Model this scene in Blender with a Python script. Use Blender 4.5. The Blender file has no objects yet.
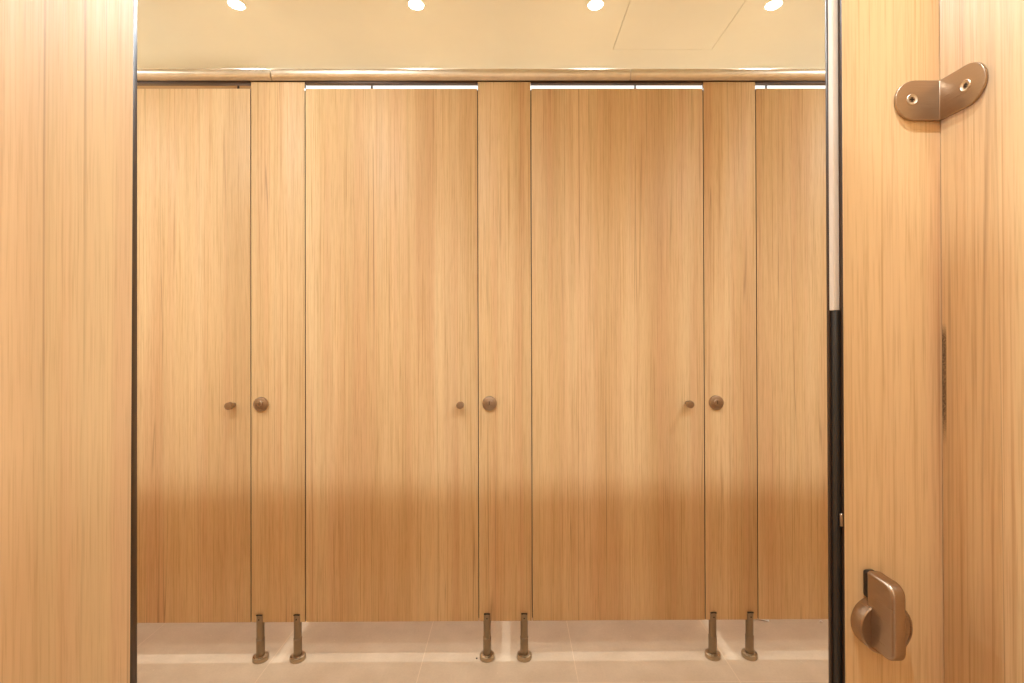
import bpy, bmesh, math
from mathutils import Vector, Matrix
PI = math.pi
scene = bpy.context.scene
C = scene.collection

# ------------------------------------------------------------------ dimensions
CAM_H = 1.223
H = 2.797                  # ceiling
FY = 1.849                 # front face of the opposite row
TH = 0.013                 # laminate panel thickness
NY = 0.453                 # inner face of the near row (cubicle side)
XL, XR = -2.60, 2.55       # side walls
YB, YN = 3.0, -0.70        # far back wall, near back wall
DB, DT, PT = 0.143, 2.151, 2.1765   # door bottom, door top, pilaster top
far_pil = [(-1.838, -1.636), (-0.982, -0.778), (-0.127, 0.074), (0.727, 0.926), (1.580, 1.780)]
near_pil = [(-2.256, -2.060), (-1.402, -1.206), (-0.5455, -0.3535), (0.3066, 0.502), (1.159, 1.355), (2.013, 2.209)]

# ------------------------------------------------------------------ materials
def lin(r, g, b):
    f = lambda c: (c/255/12.92) if c/255 <= 0.04045 else ((c/255+0.055)/1.055)**2.4
    return (f(r), f(g), f(b), 1)

def new_mat(name, col=(.8,.8,.8,1), rough=.5, metal=0.0, spec=0.5):
    m = bpy.data.materials.new(name); m.use_nodes = True
    b = m.node_tree.nodes['Principled BSDF']
    b.inputs['Base Color'].default_value = col
    b.inputs['Roughness'].default_value = rough
    b.inputs['Metallic'].default_value = metal
    b.inputs['Specular IOR Level'].default_value = spec
    return m

class NT:
    def __init__(s, m): s.t = m.node_tree; s.n = s.t.nodes; s.l = s.t.links; s.b = s.n['Principled BSDF']
    def node(s, typ, **k):
        n = s.n.new(typ)
        for a, v in k.items(): setattr(n, a, v)
        return n
    def val(s, inp, v):
        if isinstance(v, bpy.types.NodeSocket): s.l.new(v, inp)
        else: inp.default_value = v
    def math(s, op, a, b=0.0, c=0.0, clamp=False):
        n = s.node('ShaderNodeMath', operation=op); n.use_clamp = clamp
        s.val(n.inputs[0], a); s.val(n.inputs[1], b); s.val(n.inputs[2], c)
        return n.outputs[0]
    def vmath(s, op, a, b):
        n = s.node('ShaderNodeVectorMath', operation=op); s.val(n.inputs[0], a); s.val(n.inputs[1], b)
        return n.outputs[0]
    def noise(s, vec, scale, detail=2.0, rough=.5, dist=0.0):
        n = s.node('ShaderNodeTexNoise')
        s.val(n.inputs['Vector'], vec); n.inputs['Scale'].default_value = scale
        n.inputs['Detail'].default_value = detail; n.inputs['Roughness'].default_value = rough
        n.inputs['Distortion'].default_value = dist
        return n.outputs['Fac']
    def ramp(s, fac, stops, interp='LINEAR'):
        n = s.node('ShaderNodeValToRGB'); s.val(n.inputs[0], fac)
        e = n.color_ramp.elements; n.color_ramp.interpolation = interp
        while len(e) < len(stops): e.new(0.5)
        for q, (p, c) in zip(e, stops): q.position = p; q.color = c if len(c) == 4 else (*c, 1)
        return n.outputs[0]
    def mix(s, fac, a, b, mode='MIX'):
        n = s.node('ShaderNodeMix', data_type='RGBA', blend_type=mode)
        s.val(n.inputs[0], fac); s.val(n.inputs[6], a); s.val(n.inputs[7], b)
        return n.outputs[2]

def wood(name, stain=False, k=1.0):
    m = new_mat(name, rough=.5, spec=.32)
    q = NT(m)
    tc = q.node('ShaderNodeTexCoord'); oi = q.node('ShaderNodeObjectInfo')
    off = q.math('MULTIPLY', oi.outputs['Random'], 37.0)
    cmb = q.node('ShaderNodeCombineXYZ')
    for i in range(3): q.l.new(off, cmb.inputs[i])
    sep = q.node('ShaderNodeSeparateXYZ'); q.l.new(tc.outputs['Object'], sep.inputs[0])
    u = q.math('ADD', sep.outputs[0], sep.outputs[1])
    def co(su, sz, add=0.0):
        c = q.node('ShaderNodeCombineXYZ')
        q.val(c.inputs[0], q.math('MULTIPLY', u, su))
        q.val(c.inputs[2], q.math('MULTIPLY', sep.outputs[2], sz))
        c.inputs[1].default_value = add
        return q.vmath('ADD', c.outputs[0], cmb.outputs[0])
    W = lambda v: (v, v, v, 1)
    broad = q.noise(co(9, .35), 1.0, 2, .5)                     # veneer strips a hand wide
    band = q.noise(co(42, .8, 3.1), 1.0, 3, .55)                # growth bands
    streak = q.noise(co(170, 3.2, 7.7), 1.0, 4, .65)
    dash = q.noise(co(300, 2.0, 4.4), 1.0, 2, .5)             # fine streaks
    fibre = q.noise(co(620, 14, 1.3), 1.0, 2, .6)               # pores
    col = q.ramp(broad, [(.32, lin(216,181,132)), (.5, lin(225,192,143)), (.68, lin(232,202,155))])
    col = q.mix(.75, col, q.ramp(band, [(.30, W(.90)), (.45, W(.97)), (.60, W(1.0)), (.75, W(1.03))]), 'MULTIPLY')
    red = q.ramp(q.noise(co(28, .6, 9.0), 1.0, 2, .5), [(.45, W(0)), (.7, W(.55))])
    col = q.mix(red, col, lin(214,168,126))
    col = q.mix(.46*k, col, q.ramp(streak, [(.27, (.62,.50,.40)), (.37, (.84,.78,.72)), (.45, (.97,.955,.94)), (.6, W(1.0)), (.8, W(1.05))]), 'MULTIPLY')
    col = q.mix(.58*k, col, q.ramp(dash, [(.28, (.64,.47,.35)), (.36, (.84,.75,.67)), (.43, W(1.0))]), 'MULTIPLY')
    col = q.mix(.5, col, q.ramp(fibre, [(.30, (.74,.66,.58)), (.48, W(.98)), (.7, W(1.03))]), 'MULTIPLY')
    # sparse thin dark growth lines, each a few decimetres to metres long
    ln = q.noise(co(34, .25, 5.0), 1.0, 1, .4)
    d = q.math('ABSOLUTE', q.math('SUBTRACT', ln, .47))
    line = q.math('SUBTRACT', 1.0, q.math('DIVIDE', d, .010), clamp=True)
    pres = q.ramp(q.noise(co(20, 1.3, 2.0), 1.0, 2, .5), [(.45, W(0)), (.62, W(.75))])
    col = q.mix(q.math('MULTIPLY', line, pres), col, lin(158,118,82))
    if stain:
        # the grey scuff beside the corner: local y runs along the partition, z is height
        yy = q.math('ABSOLUTE', q.math('ADD', sep.outputs[1], q.math('MULTIPLY', q.math('SUBTRACT', sep.outputs[2], 1.18), .004)))
        ay = q.math('DIVIDE', q.math('SUBTRACT', .0052, yy), .0012, clamp=True)
        z1 = q.math('DIVIDE', q.math('SUBTRACT', 1.232, sep.outputs[2]), .012, clamp=True)
        z2 = q.math('DIVIDE', q.math('SUBTRACT', sep.outputs[2], 1.118), .03, clamp=True)
        nz = q.ramp(q.noise(tc.outputs['Object'], 700, 2, .7), [(.3, W(.45)), (.6, W(.95))])
        mk = q.math('MULTIPLY', q.math('MULTIPLY', ay, z1), q.math('MULTIPLY', z2, nz))
        col = q.mix(mk, col, lin(84,62,44))
    q.l.new(col, q.b.inputs['Base Color'])
    r = q.ramp(streak, [(.3, W(.56)), (.7, W(.47))])
    q.l.new(r, q.b.inputs['Roughness'])
    bmp = q.node('ShaderNodeBump'); bmp.inputs['Strength'].default_value = .12; bmp.inputs['Distance'].default_value = .0006
    q.l.new(fibre, bmp.inputs['Height']); q.l.new(bmp.outputs[0], q.b.inputs['Normal'])
    return m

M = {}
M['wood'] = wood('oak_laminate')
M['wood_soft'] = wood('oak_laminate_soft_grain', False, .4)
M['wood_scuffed'] = wood('oak_laminate_scuffed', True)
M['edge'] = new_mat('dark_core_edge', lin(58,40,26), .35)
M['black'] = new_mat('black_rubber', lin(26,20,16), .4)
M['white'] = new_mat('white_seal', lin(240,234,226), .45)
M['channel'] = new_mat('dark_channel', lin(70,50,34), .4, .6)

def metal(name, col, rough, sx=1, sz=60):
    m = new_mat(name, col, rough, 1.0); q = NT(m)
    tc = q.node('ShaderNodeTexCoord'); mp = q.node('ShaderNodeMapping'); mp.inputs['Scale'].default_value = (sx, sx, sz)
    q.l.new(tc.outputs['Object'], mp.inputs[0])
    n = q.noise(mp.outputs[0], 30, 3, .6)
    q.l.new(q.ramp(n, [(.3, (rough-.06,)*3), (.7, (rough+.08,)*3)]), q.b.inputs['Roughness'])
    q.l.new(q.mix(1.0, col, q.ramp(n, [(.3, (.88,.88,.88)), (.7, (1,1,1))]), 'MULTIPLY'), q.b.inputs['Base Color'])
    return m
M['bronze'] = metal('satin_bronze_steel', lin(182,162,142), .33)
M['rail'] = metal('satin_rail_steel', lin(238,226,206), .40, 1, 1)
M['disc'] = metal('worn_disc_steel', lin(190,172,146), .3)
M['post'] = metal('dull_post_steel', lin(156,138,114), .38)
M['slot'] = new_mat('dark_recess', lin(40,28,18), .5)
M['ring'] = new_mat('white_lamp_ring', lin(236,230,220), .4)

def emis(name, col, s):
    m = new_mat(name, (0,0,0,1)); b = m.node_tree.nodes['Principled BSDF']
    b.inputs['Emission Color'].default_value = col; b.inputs['Emission Strength'].default_value = s
    return m
M['strip'] = emis('lit_lamp_diffuser', (1, .95, .86, 1), .55)
M['lens'] = emis('lit_lamp_lens', (1, .93, .80, 1), 22)

def plaster(name, col):
    m = new_mat(name, col, .7, 0, .3); q = NT(m)
    tc = q.node('ShaderNodeTexCoord')
    n = q.noise(tc.outputs['Object'], 3, 4, .6)
    q.l.new(q.mix(1.0, col, q.ramp(n, [(.3, (.965,.96,.955)), (.7, (1,1,1))]), 'MULTIPLY'), q.b.inputs['Base Color'])
    n2 = q.noise(tc.outputs['Object'], 160, 3, .6)
    b = q.node('ShaderNodeBump'); b.inputs['Strength'].default_value = .15; b.inputs['Distance'].default_value = .001
    q.l.new(n2, b.inputs['Height']); q.l.new(b.outputs[0], q.b.inputs['Normal'])
    return m
M['ceiling'] = plaster('cream_ceiling_paint', lin(204,196,170))
M['wall'] = plaster('warm_wall_paint', lin(244,238,228))
M['panel_white'] = new_mat('white_wall_panel', lin(246,243,238), .3)
M['panel_tan'] = new_mat('tan_wall_panel', lin(170,138,100), .4)

def tile():
    m = new_mat('tan_floor_tile', rough=.45); q = NT(m)
    tc = q.node('ShaderNodeTexCoord'); sep = q.node('ShaderNodeSeparateXYZ'); q.l.new(tc.outputs['Object'], sep.inputs[0])
    def grid(s, o):
        a = q.math('PINGPONG', q.math('SUBTRACT', s, o), .284)     # distance to the nearest joint
        return q.math('LESS_THAN', a, .0014)
    g = q.math('MAXIMUM', grid(sep.outputs[0], .798 - .568*10), grid(sep.outputs[1], 1.722 - .568*10))
    n = q.noise(tc.outputs['Object'], 7, 5, .6)
    n2 = q.noise(tc.outputs['Object'], 120, 3, .7)
    c = q.ramp(n, [(.3, lin(204,182,154)), (.7, lin(218,197,170))])
    c = q.mix(.6, c, q.ramp(n2, [(.35, (.93,.92,.91)), (.65, (1.03,1.03,1.03))]), 'MULTIPLY')
    # pale mineral flecks
    v = q.node('ShaderNodeTexVoronoi'); v.inputs['Scale'].default_value = 16; q.l.new(tc.outputs['Object'], v.inputs['Vector'])
    fl = q.math('LESS_THAN', v.outputs['Distance'], .045)
    c = q.mix(q.math('MULTIPLY', fl, .5), c, lin(232,214,190))
    c = q.mix(q.math('MULTIPLY', g, .75), c, lin(232,210,182))
    q.l.new(c, q.b.inputs['Base Color'])
    return m
M['tile'] = tile()

# ------------------------------------------------------------------ mesh helpers
def box(bm, x0, x1, y0, y1, z0, z1, mi=0):
    vs = [bm.verts.new((x, y, z)) for x in (x0, x1) for y in (y0, y1) for z in (z0, z1)]
    out = []
    for f in ((0,1,3,2), (4,6,7,5), (0,4,5,1), (2,3,7,6), (0,2,6,4), (1,5,7,3)):
        fc = bm.faces.new([vs[i] for i in f]); fc.material_index = mi; out.append(fc)
    return out

def extrude_poly(bm, pts, fn, t0, t1, mi=0):
    """pts: 2-D outline; fn(a, b, t) -> 3-D point"""
    A = [bm.verts.new(fn(a, b, t0)) for a, b in pts]
    B = [bm.verts.new(fn(a, b, t1)) for a, b in pts]
    n = len(pts)
    fs = [bm.faces.new(A), bm.faces.new(B[::-1])]
    for i in range(n):
        fs.append(bm.faces.new((A[i], B[i], B[(i+1) % n], A[(i+1) % n])))
    for f in fs: f.material_index = mi
    return fs

def lathe(bm, prof, fn, seg=40, mi=0):
    """prof: (radius, t) list; fn(a, b, t) -> 3-D point"""
    rings = []
    for r, t in prof:
        if r < 1e-6: rings.append([bm.verts.new(fn(0, 0, t))])
        else: rings.append([bm.verts.new(fn(r*math.cos(2*PI*k/seg), r*math.sin(2*PI*k/seg), t)) for k in range(seg)])
    for a, b in zip(rings, rings[1:]):
        for k in range(seg):
            k2 = (k+1) % seg
            if len(a) == 1 and len(b) > 1: f = bm.faces.new((a[0], b[k2], b[k]))
            elif len(b) == 1 and len(a) > 1: f = bm.faces.new((a[k], a[k2], b[0]))
            else: f = bm.faces.new((a[k], a[k2], b[k2], b[k]))
            f.material_index = mi

def obj(name, bm, mats, parent=None, loc=(0,0,0), bevel=0, seg=2, smooth=False, label=None):
    bmesh.ops.recalc_face_normals(bm, faces=bm.faces[:])
    me = bpy.data.meshes.new(name); bm.to_mesh(me); bm.free()
    for m in (mats if isinstance(mats, (list, tuple)) else [mats]): me.materials.append(m)
    o = bpy.data.objects.new(name, me); C.objects.link(o); o.location = loc
    if parent: o.parent = parent
    if smooth or bevel:
        for p in me.polygons: p.use_smooth = True
        md = None
        if bevel:
            md = o.modifiers.new('Bevel', 'BEVEL'); md.width = bevel; md.segments = seg; md.limit_method = 'ANGLE'; md.angle_limit = math.radians(35)
            md.harden_normals = False
        me.set_sharp_from_angle(angle=math.radians(35)) if not bevel else None
    if label: o['label'] = label
    return o

def tag(o, label, cat, group=None, kind=None):
    if label: o['label'] = label
    if cat: o['category'] = cat
    if group: o['group'] = group
    if kind: o['kind'] = kind
    return o

def empty(name, loc):
    e = bpy.data.objects.new(name, None); C.objects.link(e); e.location = loc; e.empty_display_size = .1
    return e

def copy_tree(o, parent=None, loc=None):
    c = o.copy(); C.objects.link(c)
    if parent: c.parent = parent
    if loc is not None: c.location = loc
    for ch in list(o.children):
        if ch.type == 'MESH': copy_tree(ch, c)
    return c

def panel_mesh(bm, x0, x1, y0, y1, z0, z1):
    """laminate sheet: wood on the two broad faces (mat 0), dark core on the edges (mat 1)"""
    fs = box(bm, x0, x1, y0, y1, z0, z1)
    thin_x = (x1-x0) < (y1-y0)
    for i, f in enumerate(fs):
        broad = i in ((0, 1) if thin_x else (2, 3))
        f.material_index = 0 if broad else 1

# ------------------------------------------------------------------ setting
def struct(name, bm, mats, loc=(0,0,0)):
    o = obj(name, bm, mats, None, loc); o['kind'] = 'structure'; return o
bm = bmesh.new(); box(bm, XL-.1, XR+.1, YN-.1, YB+.1, -.1, 0); struct('floor', bm, M['tile'])
HX0, HX1, HY0, HY1 = .563, 1.112, 2.158, 2.706           # the access hatch
bm = bmesh.new()
box(bm, XL-.1, HX0, YN-.1, YB+.1, H, H+.012); box(bm, HX1, XR+.1, YN-.1, YB+.1, H, H+.012)
box(bm, HX0, HX1, YN-.1, HY0, H, H+.012); box(bm, HX0, HX1, HY1, YB+.1, H, H+.012)
box(bm, XL-.1, XR+.1, YN-.1, YB+.1, H+.05, H+.1, 1)
struct('ceiling', bm, [M['ceiling'], M['slot']])
bm = bmesh.new(); box(bm, XL-.1, XL, YN, YB, 0, H+.05); struct('wall_left', bm, M['wall'])
bm = bmesh.new(); box(bm, XR, XR+.1, YN, YB, 0, H+.05); struct('wall_right', bm, M['wall'])
bm = bmesh.new(); box(bm, XL-.1, XR+.1, YN-.1, YN, 0, H+.05); struct('wall_front', bm, M['wall'])
bm = bmesh.new()
box(bm, XL-.1, XR+.1, YB+.012, YB+.1, 0, H+.05, 2)
js = [XL, -1.648, -1.50, -.843, -.043, .753, 1.549, XR]
for k in range(7):
    box(bm, js[k]+.002, js[k+1]-.002, YB, YB+.013, 0, H, 0)
struct('wall_back', bm, [M['panel_white'], M['panel_tan'], M['slot']])
# linear wall-top lamps over the opposite cubicles, the leftmost one switched off
names = ['long unlit linear wall lamp, a dull strip above the leftmost door opposite',
         'short unlit linear wall lamp behind the top of the leftmost opposite pilaster',
         'lit linear wall lamp above the full-width left door opposite, left of the dark joint',
         'lit linear wall lamp above the full-width left door opposite, right of the dark joint',
         'lit linear wall lamp above the full-width right door opposite, left of the joint',
         'lit linear wall lamp above the full-width right door opposite, right of the joint',
         'lit linear wall lamp above the rightmost strip of door opposite']
for k in range(7):
    bm = bmesh.new(); xa, xb = js[k]+(.006 if k else .01), js[k+1]-(.006 if k < 6 else .01)
    box(bm, xa-(xa+xb)/2, xb-(xa+xb)/2, -.012, -.0005, -.1, -.001)
    if k < 6: box(bm, xb-(xa+xb)/2+.001, xb-(xa+xb)/2+.009, -.042, -.0005, -.1, -.001, 1)
    r_ = obj('wall_lamp', bm, [M['ring'] if k > 1 else M['panel_tan'], M['slot']], None, ((xa+xb)/2, YB, H), bevel=.002)
    bm = bmesh.new(); box(bm, xa-(xa+xb)/2+.001, xb-(xa+xb)/2-.001, -.040, -.012, -.098, -.003)
    obj('diffuser', bm, M['strip'] if k > 1 else M['panel_tan'], r_, bevel=.003)
    r_['label'] = names[k]; r_['category'] = 'wall lamp'; r_['group'] = 'linear lamps along the back wall'


bm = bmesh.new(); g = .0022
box(bm, HX0+g, HX1-g, HY0+g, HY1-g, H-.0005, H+.012)
tag(obj('access_hatch', bm, M['ceiling']), 'flush cream square access hatch in the ceiling between two of the lit downlights', 'hatch')

# ------------------------------------------------------------------ metal pieces
def make_foot(parent, x, side):
    """round adjustable leg clipped over the panel foot; side=-1: clip faces -Y (towards the aisle of the far row)"""
    bm = bmesh.new(); fn = lambda a, b, t: (a, b, t)
    # lower sleeve and upper tube
    lathe(bm, [(0,0.012), (.0150,.012), (.0150,.078), (.0154,.0784), (.0154,.0804), (.0146,.0808), (.0138,.0812), (.0138,DB-.001), (0,DB-.001)], fn, 36)
    # half-round tongue running up the front of the panel
    pts = [(.0138*math.cos(PI + PI*k/18), .0138*math.sin(PI + PI*k/18)) for k in range(19)]
    pts = [(a, min(b, -.0068)) for a, b in pts if b <= -.0060]
    extrude_poly(bm, pts, lambda a, b, t: (a, b*(-side) if side > 0 else b, t), DB-.002, .171)
    f = obj('foot', bm, M['post'], parent, (x, 0, 0), smooth=True)
    bm = bmesh.new()
    lathe(bm, [(0,0), (.0275,0), (.0285,.002), (.0285,.0120), (.0272,.0155), (.0245,.0170), (.0155,.0178), (0,.0178)], fn, 44)
    obj('base_disc', bm, M['disc'], f, smooth=True)
    bm = bmesh.new(); s = side
    lathe(bm, [(0,.0138), (.0026,.0138), (.0030,.0130), (.0030,.012)], lambda a, b, t: (a, s*t, .156+b), 16)
    obj('screw', bm, M['slot'], f, smooth=True)
    bm = bmesh.new(); box(bm, -.0112, .0112, min(s*.0128, s*.0068), max(s*.0128, s*.0068), .1700, .1722)
    obj('cap', bm, M['slot'], f)
    return f

def make_indicator(parent, x, z, side, y):
    bm = bmesh.new(); fn = lambda a, b, t: (a, side*t, b)
    lathe(bm, [(0,0), (.0270,0), (.0270,.007), (.0255,.0098), (.022,.0110), (.0128,.0118), (.0122,.0108), (0,.0108)], fn, 48)
    p = obj('lock_indicator', bm, M['bronze'], parent, (x, y, z), smooth=True)
    bm = bmesh.new()
    lathe(bm, [(.0115,.0105), (.0115,.0145), (.0100,.0162), (.0060,.0168), (0,.0168)], lambda a, b, t: (a, side*t, b+.003), 36)
    bs = obj('release_boss', bm, M['bronze'], p, smooth=True)
    bm = bmesh.new(); a, b = sorted((side*.0160, side*.0171)); box(bm, -.0009, .0009, a, b, -.0035, .0095)
    obj('coin_slot', bm, M['slot'], bs)
    return p

def make_knob(parent, x, z, side, y):
    bm = bmesh.new()
    lathe(bm, [(0,0), (.0085,0), (.0085,.014), (.0100,.018), (.0132,.022), (.0136,.024), (.0136,.039), (.0128,.0405), (.0095,.041), (0,.0408)], lambda a, b, t: (a, side*t, b), 40)
    return obj('knob', bm, M['bronze'], parent, (x, y, z), smooth=True)

def make_pilaster(x0, x1, y0, side, lock, knobx=None):
    """side: -1 the aisle lies towards -Y (far row), +1 towards +Y (near row). root at the floor under its middle"""
    w = (x1-x0)/2; xc = (x0+x1)/2
    r = empty('cubicle_pilaster', (xc, y0+TH/2, 0))
    bm = bmesh.new(); panel_mesh(bm, -w+.0012, w-.0012, -TH/2, TH/2, DB, PT)
    obj('panel', bm, [M['wood'], M['edge']], r, bevel=.0004, seg=1)
    for s in (-1, 1): make_foot(r, s*.070, side)
    for s in (-1, 1):
        if side > 0 and abs(x0 - .3066) < 1e-6 and s < 0: continue
        if side > 0 and abs(x1 + .3535) < 1e-6 and s > 0: continue
        bm = bmesh.new(); box(bm, *sorted((s*(w-.010), s*(w+.009))), *sorted((-side*(TH/2+.0002), -side*(TH/2+.0050))), DB+.004, DT)
        obj('door_stop', bm, M['black'], r)
    if lock is not None: make_indicator(r, lock-xc, .962, side, side*TH/2)
    return r

def make_door(x0, x1, y0, side, knob):
    xc = (x0+x1)/2; w = (x1-x0)/2
    r = empty('cubicle_door', (xc, y0+TH/2, 0)); r['kind'] = 'thing'
    bm = bmesh.new(); panel_mesh(bm, -w+.0018, w-.0018, -TH/2, TH/2, DB, DT)
    obj('panel', bm, [M['wood'], M['edge']], r, bevel=.0004, seg=1)
    if knob is not None: make_knob(r, knob-xc, .960, side, side*TH/2)
    return r

# ------------------------------------------------------------------ far row
FG = 'pilasters of the opposite cubicle row'
flab = [('oak laminate pilaster at the end of the opposite row, beside the tan wall panel', -1.79),
        ('narrow oak laminate pilaster whose round lock has two blurred knob shadows beside it, under the rail joint', -.943),
        ('narrow oak laminate pilaster directly opposite, standing on two upright feet, seen square on', -.085),
        ('narrow oak laminate pilaster with round lock nearest the white and black edge seal', .770),
        ('oak laminate pilaster of the opposite row hidden behind the near right pilaster', 1.625)]
flab[1] = ('narrow oak laminate pilaster with round lock, leftmost of the three opposite', -.943)
for (x0, x1), (lb, lk) in zip(far_pil, flab):
    tag(make_pilaster(x0, x1, FY, -1, lk), lb, 'pilaster', FG)
ed = [XL+.004] + [v for p in far_pil for v in p] + [XR-.004]
dl = [('closed oak laminate door of the opposite row, against the left wall', -1.90),
      ('closed oak laminate door opposite, its left side hidden by the open near door', -1.046),
      ('full-width closed oak laminate door opposite, left of the centre pilaster', -.192),
      ('full-width closed oak laminate door opposite, right of the centre pilaster', .661),
      ('closed oak laminate door opposite, only its knobless hinge side showing by the edge seal', 1.515),
      ('closed oak laminate door of the opposite row, against the right wall', 2.36)]
for k in range(6):
    tag(make_door(ed[2*k], ed[2*k+1], FY, -1, dl[k][1]), dl[k][0], 'door', 'closed doors of the opposite cubicle row')

def make_partition(x, y0, y1, lb, grp, mat='wood', org=None):
    r_y = y0 if org is None else org
    bm = bmesh.new(); panel_mesh(bm, -.006, .006, y0-r_y, y1-r_y, DB, DT)
    o = obj('cubicle_partition', bm, [M[mat], M['edge']], None, (x, r_y, 0), bevel=.0004, seg=1)
    tag(o, lb, 'partition', grp); return o
for k, (x0, x1) in enumerate(far_pil):
    make_partition((x0+x1)/2, FY+TH+.0005, YB-.001, ['oak partition behind the end pilaster of the opposite row', 'oak partition running back behind the leftmost opposite pilaster',
        'oak partition running back behind the centre opposite pilaster', 'oak partition running back behind the rightmost opposite pilaster',
        'oak partition of the opposite row behind the hidden pilaster'][k], 'partitions of the opposite cubicles')

def make_rail(y, secs, lb, pils):
    r = empty('headrail', ((XL+XR)/2, y, 2.177))
    xc = (XL+XR)/2
    for a, b in zip(secs, secs[1:]):
        bm = bmesh.new()
        pts = [(.0245*math.cos(2*PI*k/56), .0248+.0245*math.sin(2*PI*k/56)) for k in range(56)]
        extrude_poly(bm, pts, lambda p, q_, t: (t-xc, p, q_), a+.0014, b-.0014)
        obj('rail_section', bm, M['rail'], r, smooth=True)
    bm = bmesh.new()
    box(bm, XL-xc+.003, XR-xc-.003, -.0098, .0098, .0002, .007)
    ends = [XL+.003] + [v for p in pils for v in p] + [XR-.003]
    for a, b in zip(ends[::2], ends[1::2]):
        if b > a: box(bm, a-xc, b-xc, -.0085, .0085, -.0075, .0003)
    obj('channel', bm, M['channel'], r)
    tag(r, lb, 'rail')
make_rail(FY+TH/2, [XL+.001, -.900, .449, XR-.001], 'long satin metal headrail across the tops of the opposite cubicles', far_pil)

# ------------------------------------------------------------------ near row
nl = ['oak pilaster of the near row by the left wall', 'oak pilaster two cubicles to the left in the near row', 'oak pilaster of the near row hidden behind the open door that hangs on it',
      'close-up oak laminate pilaster carrying the turn latch and half of the bent metal bracket', 'oak pilaster one cubicle to the right in the near row', 'oak pilaster of the near row by the right wall']
near = []
for k, (x0, x1) in enumerate(near_pil):
    p = make_pilaster(x0, x1, NY, +1, x0+.0295 if k != 3 else .3355, None)
    near.append(tag(p, nl[k], 'pilaster', 'pilasters of the near cubicle row'))
nx = [XL+.004] + [v for p in near_pil for v in p] + [XR-.004]
nd = ['closed door of the near row against the left wall', 'closed oak door two cubicles to the left in the near row', 'closed oak door of the cubicle to the left in the near row', None,
      'closed oak door of the cubicle to the right in the near row', 'closed oak door two cubicles to the right in the near row', 'closed narrow door of the near row against the right wall']
for k in range(7):
    if k == 3: continue
    tag(make_door(nx[2*k], nx[2*k+1], NY, 1, nx[2*k+1]-.06), nd[k], 'door', 'closed doors of the near cubicle row')
# the open door of this cubicle, swung in against the left partition
d = empty('cubicle_door', (-.3555, NY-.003, 0))
bm = bmesh.new(); panel_mesh(bm, -.004, .009, -.655, 0, DB, DT)
obj('panel', bm, [M['wood_soft'], M['edge']], d, bevel=.0004, seg=1)
bm = bmesh.new()
lathe(bm, [(0,0), (.0085,0), (.0085,.014), (.0132,.022), (.0136,.024), (.0136,.039), (.0128,.0405), (0,.0408)], lambda a, b, t: (t, a, b), 40)
obj('knob', bm, M['bronze'], d, (.009, -.595, .957), smooth=True)
for zz in (.35, 1.15, 1.95):
    bm = bmesh.new(); lathe(bm, [(0,-.035), (.0045,-.035), (.0045,.035), (0,.035)], lambda a, b, t: (a-.011, b-.004, zz+t), 20)
    obj('hinge', bm, M['bronze'], d, smooth=True)
d.rotation_euler = (0, .0048, 0); d.location.x -= .0068
tag(d, 'open oak laminate door swung inwards, a blurred close-up along the left side', 'door'); d['kind'] = 'thing'
nplab = ['oak partition by the left wall in the near row', 'oak partition two cubicles to the left in the near row', 'oak partition behind the open near door',
         'close-up oak partition meeting the latch pilaster at the corner, with a short dark scuff', 'oak partition one cubicle to the right in the near row', 'oak partition by the right wall in the near row']
for k, xc in enumerate([-2.158, -1.304, -.453, .4045, 1.257, 2.111]):
    make_partition(xc, YN+.001, NY-.0006, nplab[k], 'partitions of the near cubicles', 'wood_scuffed' if k == 3 else 'wood', NY-.0006)
make_rail(NY+TH/2, [XL+.001, -.9, .45, XR-.001], 'long satin metal headrail over the near cubicle row', near_pil)

# edge seal of the near right pilaster: white above, black below, in a rebate with a thin outer lip
pil = near[3]; px, py = pil.location.x, pil.location.y
def strip(name, x0, x1, y0, y1, z0, z1, m, lb=None, bev=.0005):
    bm = bmesh.new(); box(bm, x0-px, x1-px, y0-py, y1-py, z0, z1)
    return obj(name, bm, m, pil, bevel=bev, label=lb)
strip('edge_seal', .3024, .3080, .4586, .4652, 1.2445, PT, M['white'], 'white upper seal strip')
strip('edge_seal', .3036, .3080, .4572, .4652, DB, 1.2443, M['black'], 'black lower seal strip')
strip('edge_lip', .3021, .3078, .4655, .4690, DB, PT, M['edge'], 'thin dark outer lip')
strip('strike_nib', .3052, .3080, .4545, .4568, 1.043, 1.055, M['bronze'], 'tiny bright strike nib', .0006)

# turn latch
bm = bmesh.new()
lathe(bm, [(0,0), (.0238,0), (.0238,.0126), (.0229,.0136), (.0217,.0136), (.0212,.0128), (.0125,.0128), (.0123,.0125), (0,.0125)], lambda a, b, t: (a, -t, b), 64)
lt = obj('turn_latch', bm, M['bronze'], pil, (.3365-px, NY-py, .957), smooth=True)
bm = bmesh.new()
def rrect(a0, a1, b0, b1, r):
    rs = r if isinstance(r, (list, tuple)) else [r]*4
    pts = []
    for (cx, cy, st), rr in zip(((a1, b1, 0), (a0, b1, 90), (a0, b0, 180), (a1, b0, 270)), rs):
        sx = -1 if cx == a1 else 1; sy = -1 if cy == b1 else 1
        for k in range(7):
            an = math.radians(st + 15*k)
            pts.append((cx+sx*rr+rr*math.cos(an), cy+sy*rr+rr*math.sin(an)))
    return pts
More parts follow.
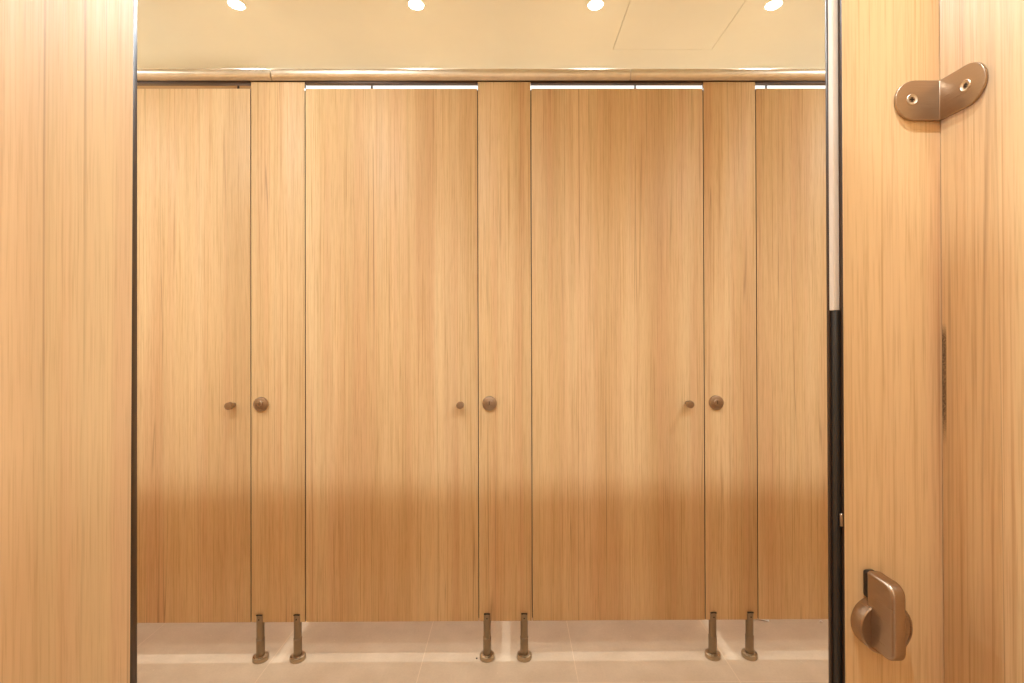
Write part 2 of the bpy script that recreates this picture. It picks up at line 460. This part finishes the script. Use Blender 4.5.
# lever is a flat fin standing out from the disc: a = distance out of the panel, b = height
extrude_poly(bm, rrect(.0065, .0380, -.0165, .0500, [.0100, .003, .003, .0095]), lambda a, b, t: (t, -a, b), -.0062, .0062)
obj('lever', bm, M['bronze'], lt, (-.0078, 0, 0), bevel=.0042, seg=6, label='thick upright metal turning fin')
bm = bmesh.new(); box(bm, -.0052, .0050, -.0078, -.0004, .0235, .0485)  # dark block stands for the shade in the gap between fin and panel
obj('lever_gap_shade', bm, M['slot'], lt, (-.0082, 0, 0), bevel=.0028, seg=4, label='dark block for the shade behind the lever')
bm = bmesh.new()
lathe(bm, [(0,.0125), (.0075,.0125), (.0075,.0150), (.0065,.0158), (0,.0158)], lambda a, b, t: (a+.0005, -t, b+.001), 32)
obj('spindle', bm, M['rail'], lt, smooth=True)

# corner bracket
cx, cy, cz = .3985, NY-.0006, 1.4378
R, T = .0184, .0030
LA, LB = .0252, .0282
out = lambda L: [(L + R*math.cos(-PI/2 + PI*k/28), R*math.sin(-PI/2 + PI*k/28)) for k in range(29)]
bm = bmesh.new()
# one bent sheet: flap on the pilaster, flap on the partition, sharing the fold
def ring(off, side):
    if side == 0: return [bm.verts.new((-max(a, off), -off, b)) for a, b in out(LA)]
    return [bm.verts.new((-off, -max(a, off), b)) for a, b in out(LB)]
def fold(off): return [bm.verts.new((-off, -off, -R)), bm.verts.new((-off, -off, R))]
A0, A1, B0, B1 = ring(.0001, 0), ring(T, 0), ring(.0001, 1), ring(T, 1)
F0, F1 = fold(.0001), fold(T)
for a, f in ((A0, F0), (A1, F1), (B0, F0), (B1, F1)): bm.faces.new([f[0]] + a + [f[1]])
for a, b in ((A0, A1), (B0, B1)):
    full0 = [F0[0]] + a + [F0[1]]; full1 = [F1[0]] + b + [F1[1]]
    for k in range(len(full0)-1): bm.faces.new((full0[k], full0[k+1], full1[k+1], full1[k]))
br = obj('corner_bracket', bm, M['bronze'], None, (cx, cy, cz), bevel=.0006, seg=3)
tag(br, 'bent satin metal corner bracket with rounded ends, screwed high across the close-up corner', 'bracket')
def screw(fn, cross, lb):
    bm = bmesh.new()
    lathe(bm, [(.0050,-.0002), (.0050,.0003), (.0044,.0008), (.0038,.0003), (.0026,-.00005), (0,-.00005)], fn, 28)
    s = obj('screw', bm, M['rail'], br, smooth=True, label=lb)
    bm = bmesh.new()
    k = .0021 if cross else .0016
    if cross:
        for a0, a1, b0, b1 in ((-k, k, -.0006, .0006), (-.0006, .0006, -k, k)):
            extrude_poly(bm, [(a0,b0),(a1,b0),(a1,b1),(a0,b1)], fn, -.0001, .00025)
    else:
        extrude_poly(bm, [(.0020*math.cos(PI*k_/3), .0020*math.sin(PI*k_/3)) for k_ in range(6)], fn, -.0001, .00025)
    obj('drive_recess', bm, M['slot'], s)
screw(lambda a, b, t: (-.0287+a, -T-t, .0005+b), True, 'cross-head screw')
screw(lambda a, b, t: (-T-t, -.0287+a, .0005+b), False, 'socket screw')

# ------------------------------------------------------------------ specks on the floor
def crumb(x, y, r0, m, lb, cat):
    bm = bmesh.new(); bmesh.ops.create_icosphere(bm, subdivisions=2, radius=r0)
    for i, v in enumerate(bm.verts):
        v.co *= 1 + .18*math.sin(i*2.3); v.co.z = v.co.z*.5
    z0 = min(v.co.z for v in bm.verts)
    for v in bm.verts: v.co.z -= z0
    tag(obj('crumb', bm, m, None, (x, y, 0), smooth=True), lb, cat)
crumb(1.305, 2.072, .0065, M['white'], 'tiny white speck on the floor under the rightmost door opposite', 'crumb')
crumb(-.136, 1.852, .0035, M['slot'], 'tiny dark speck on the floor left of the centre pilaster feet', 'crumb')
bm = bmesh.new(); pts = []  # streak of light from the hinge gap, modelled as a white sliver
for k in range(9):
    t = k/8; pts.append((1.037+.052*t, 2.098-.018*t, .0012 + .003*math.sin(PI*t)))
rows = [[bm.verts.new((x-1.06+.002*sx, y-2.088+.006*sx, z+dz+.002*(sx+1))) for sx in (-1, 1) for dz in (0, .0006)] for x, y, z in pts]
for a, b in zip(rows, rows[1:]):
    for i, j in ((0, 2), (2, 3), (3, 1), (1, 0)): bm.faces.new((a[i], a[j], b[j], b[i]))
bm.faces.new([rows[0][i] for i in (0, 2, 3, 1)]); bm.faces.new([rows[-1][i] for i in (0, 2, 3, 1)])
tag(obj('floor_light_streak', bm, M['white'], None, (1.06, 2.088, 0)), 'thin white sliver drawn for a light streak on the floor behind the rightmost opposite foot', 'light streak')

# ------------------------------------------------------------------ lamps
LP = 0.62
def lamp(x, y, p, lb, grp, cone=174):
    if lamp.proto is None:
        r = empty('ceiling_downlight', (x, y, H))
        bm = bmesh.new()
        lathe(bm, [(.040,0), (.040,-.003), (.038,-.005), (.034,-.004), (.032,.0)], lambda a, b, t: (a, b, t), 48)
        obj('trim_ring', bm, M['ring'], r, smooth=True)
        bm = bmesh.new()
        lathe(bm, [(.0335,-.001), (.032,-.004), (.025,-.009), (.012,-.012), (0,-.013)], lambda a, b, t: (a, b, t), 40)
        obj('lens', bm, M['lens'], r, smooth=True)
        lamp.proto = r
    else:
        r = copy_tree(lamp.proto, None, (x, y, H))
    tag(r, lb, 'ceiling light', grp)
    l = bpy.data.lights.new('lamp_glow', 'SPOT'); l.energy = p; l.color = (.89, 1.0, 1.07); l.shadow_soft_size = .018; l.spot_size = math.radians(cone); l.spot_blend = 1.0
    o = bpy.data.objects.new('lamp_glow', l); C.objects.link(o); o.location = (0, 0, -.036); o.parent = r
lamp.proto = None
E = 14.0
fl = [(-2.2, 'lit round downlight over the leftmost opposite cubicle'), (-1.306, 'lit round ceiling downlight, leftmost of the four above the opposite cubicles'),
      (-.452, 'lit round ceiling downlight above the rail, second from the left'), (.404, 'lit round ceiling downlight left of the access hatch'),
      (1.257, 'lit round ceiling downlight right of the access hatch'), (2.11, 'lit round downlight over the rightmost opposite cubicle')]
for x, lb in fl: lamp(x, 2.332, E*1.5, lb, 'downlights over the opposite cubicles')
for x, lb in ((-2.05, 'lit round aisle downlight near the left wall'), (-.80, 'lit round aisle downlight left of the cubicle opening'), (1.70, 'lit round aisle downlight right of the cubicle opening')):
    lamp(x, 1.13, E*1.05, lb, 'downlights over the aisle', 148)
for x, lb in ((-1.73, 'lit round downlight two cubicles left in the near row'), (-.878, 'lit round downlight over the near cubicle to the left'), (-.024, 'lit round downlight over the near open cubicle'),
          (.83, 'lit round downlight over the near cubicle to the right'), (1.684, 'lit round downlight two cubicles right in the near row')):
    lamp(x, .005, E*1.85, lb, 'downlights over the near cubicles', 136)

# ------------------------------------------------------------------ camera
cam = bpy.data.cameras.new('camera'); co = bpy.data.objects.new('camera', cam); C.objects.link(co)
cam.sensor_fit = 'HORIZONTAL'; cam.sensor_width = 36; cam.lens = 490/1024*36; cam.clip_start = .02
yaw, pitch, roll = .005, .004, .0028
cam.shift_x = -2.3/1024
cam.shift_y = -(7.5+.004*490)/1024
co.location = (0, 0, CAM_H)
base = Matrix.Rotation(PI/2 + pitch, 4, 'X')
rot = Matrix.Rotation(-yaw, 4, 'Z') @ base @ Matrix.Rotation(-roll, 4, 'Z')
co.matrix_world = Matrix.Translation(co.location) @ rot
scene.camera = co

w = bpy.data.worlds.new('world'); scene.world = w; w.use_nodes = True
w.node_tree.nodes['Background'].inputs[0].default_value = (0, 0, 0, 1)
scene.view_settings.view_transform = 'Standard'; scene.view_settings.look = 'None'
scene.view_settings.gamma = 1; scene.view_settings.use_curve_mapping = False
scene.view_settings.exposure = 1.62
scene.cycles.use_denoising = True
scene.cycles.max_bounces = 12; scene.cycles.diffuse_bounces = 8
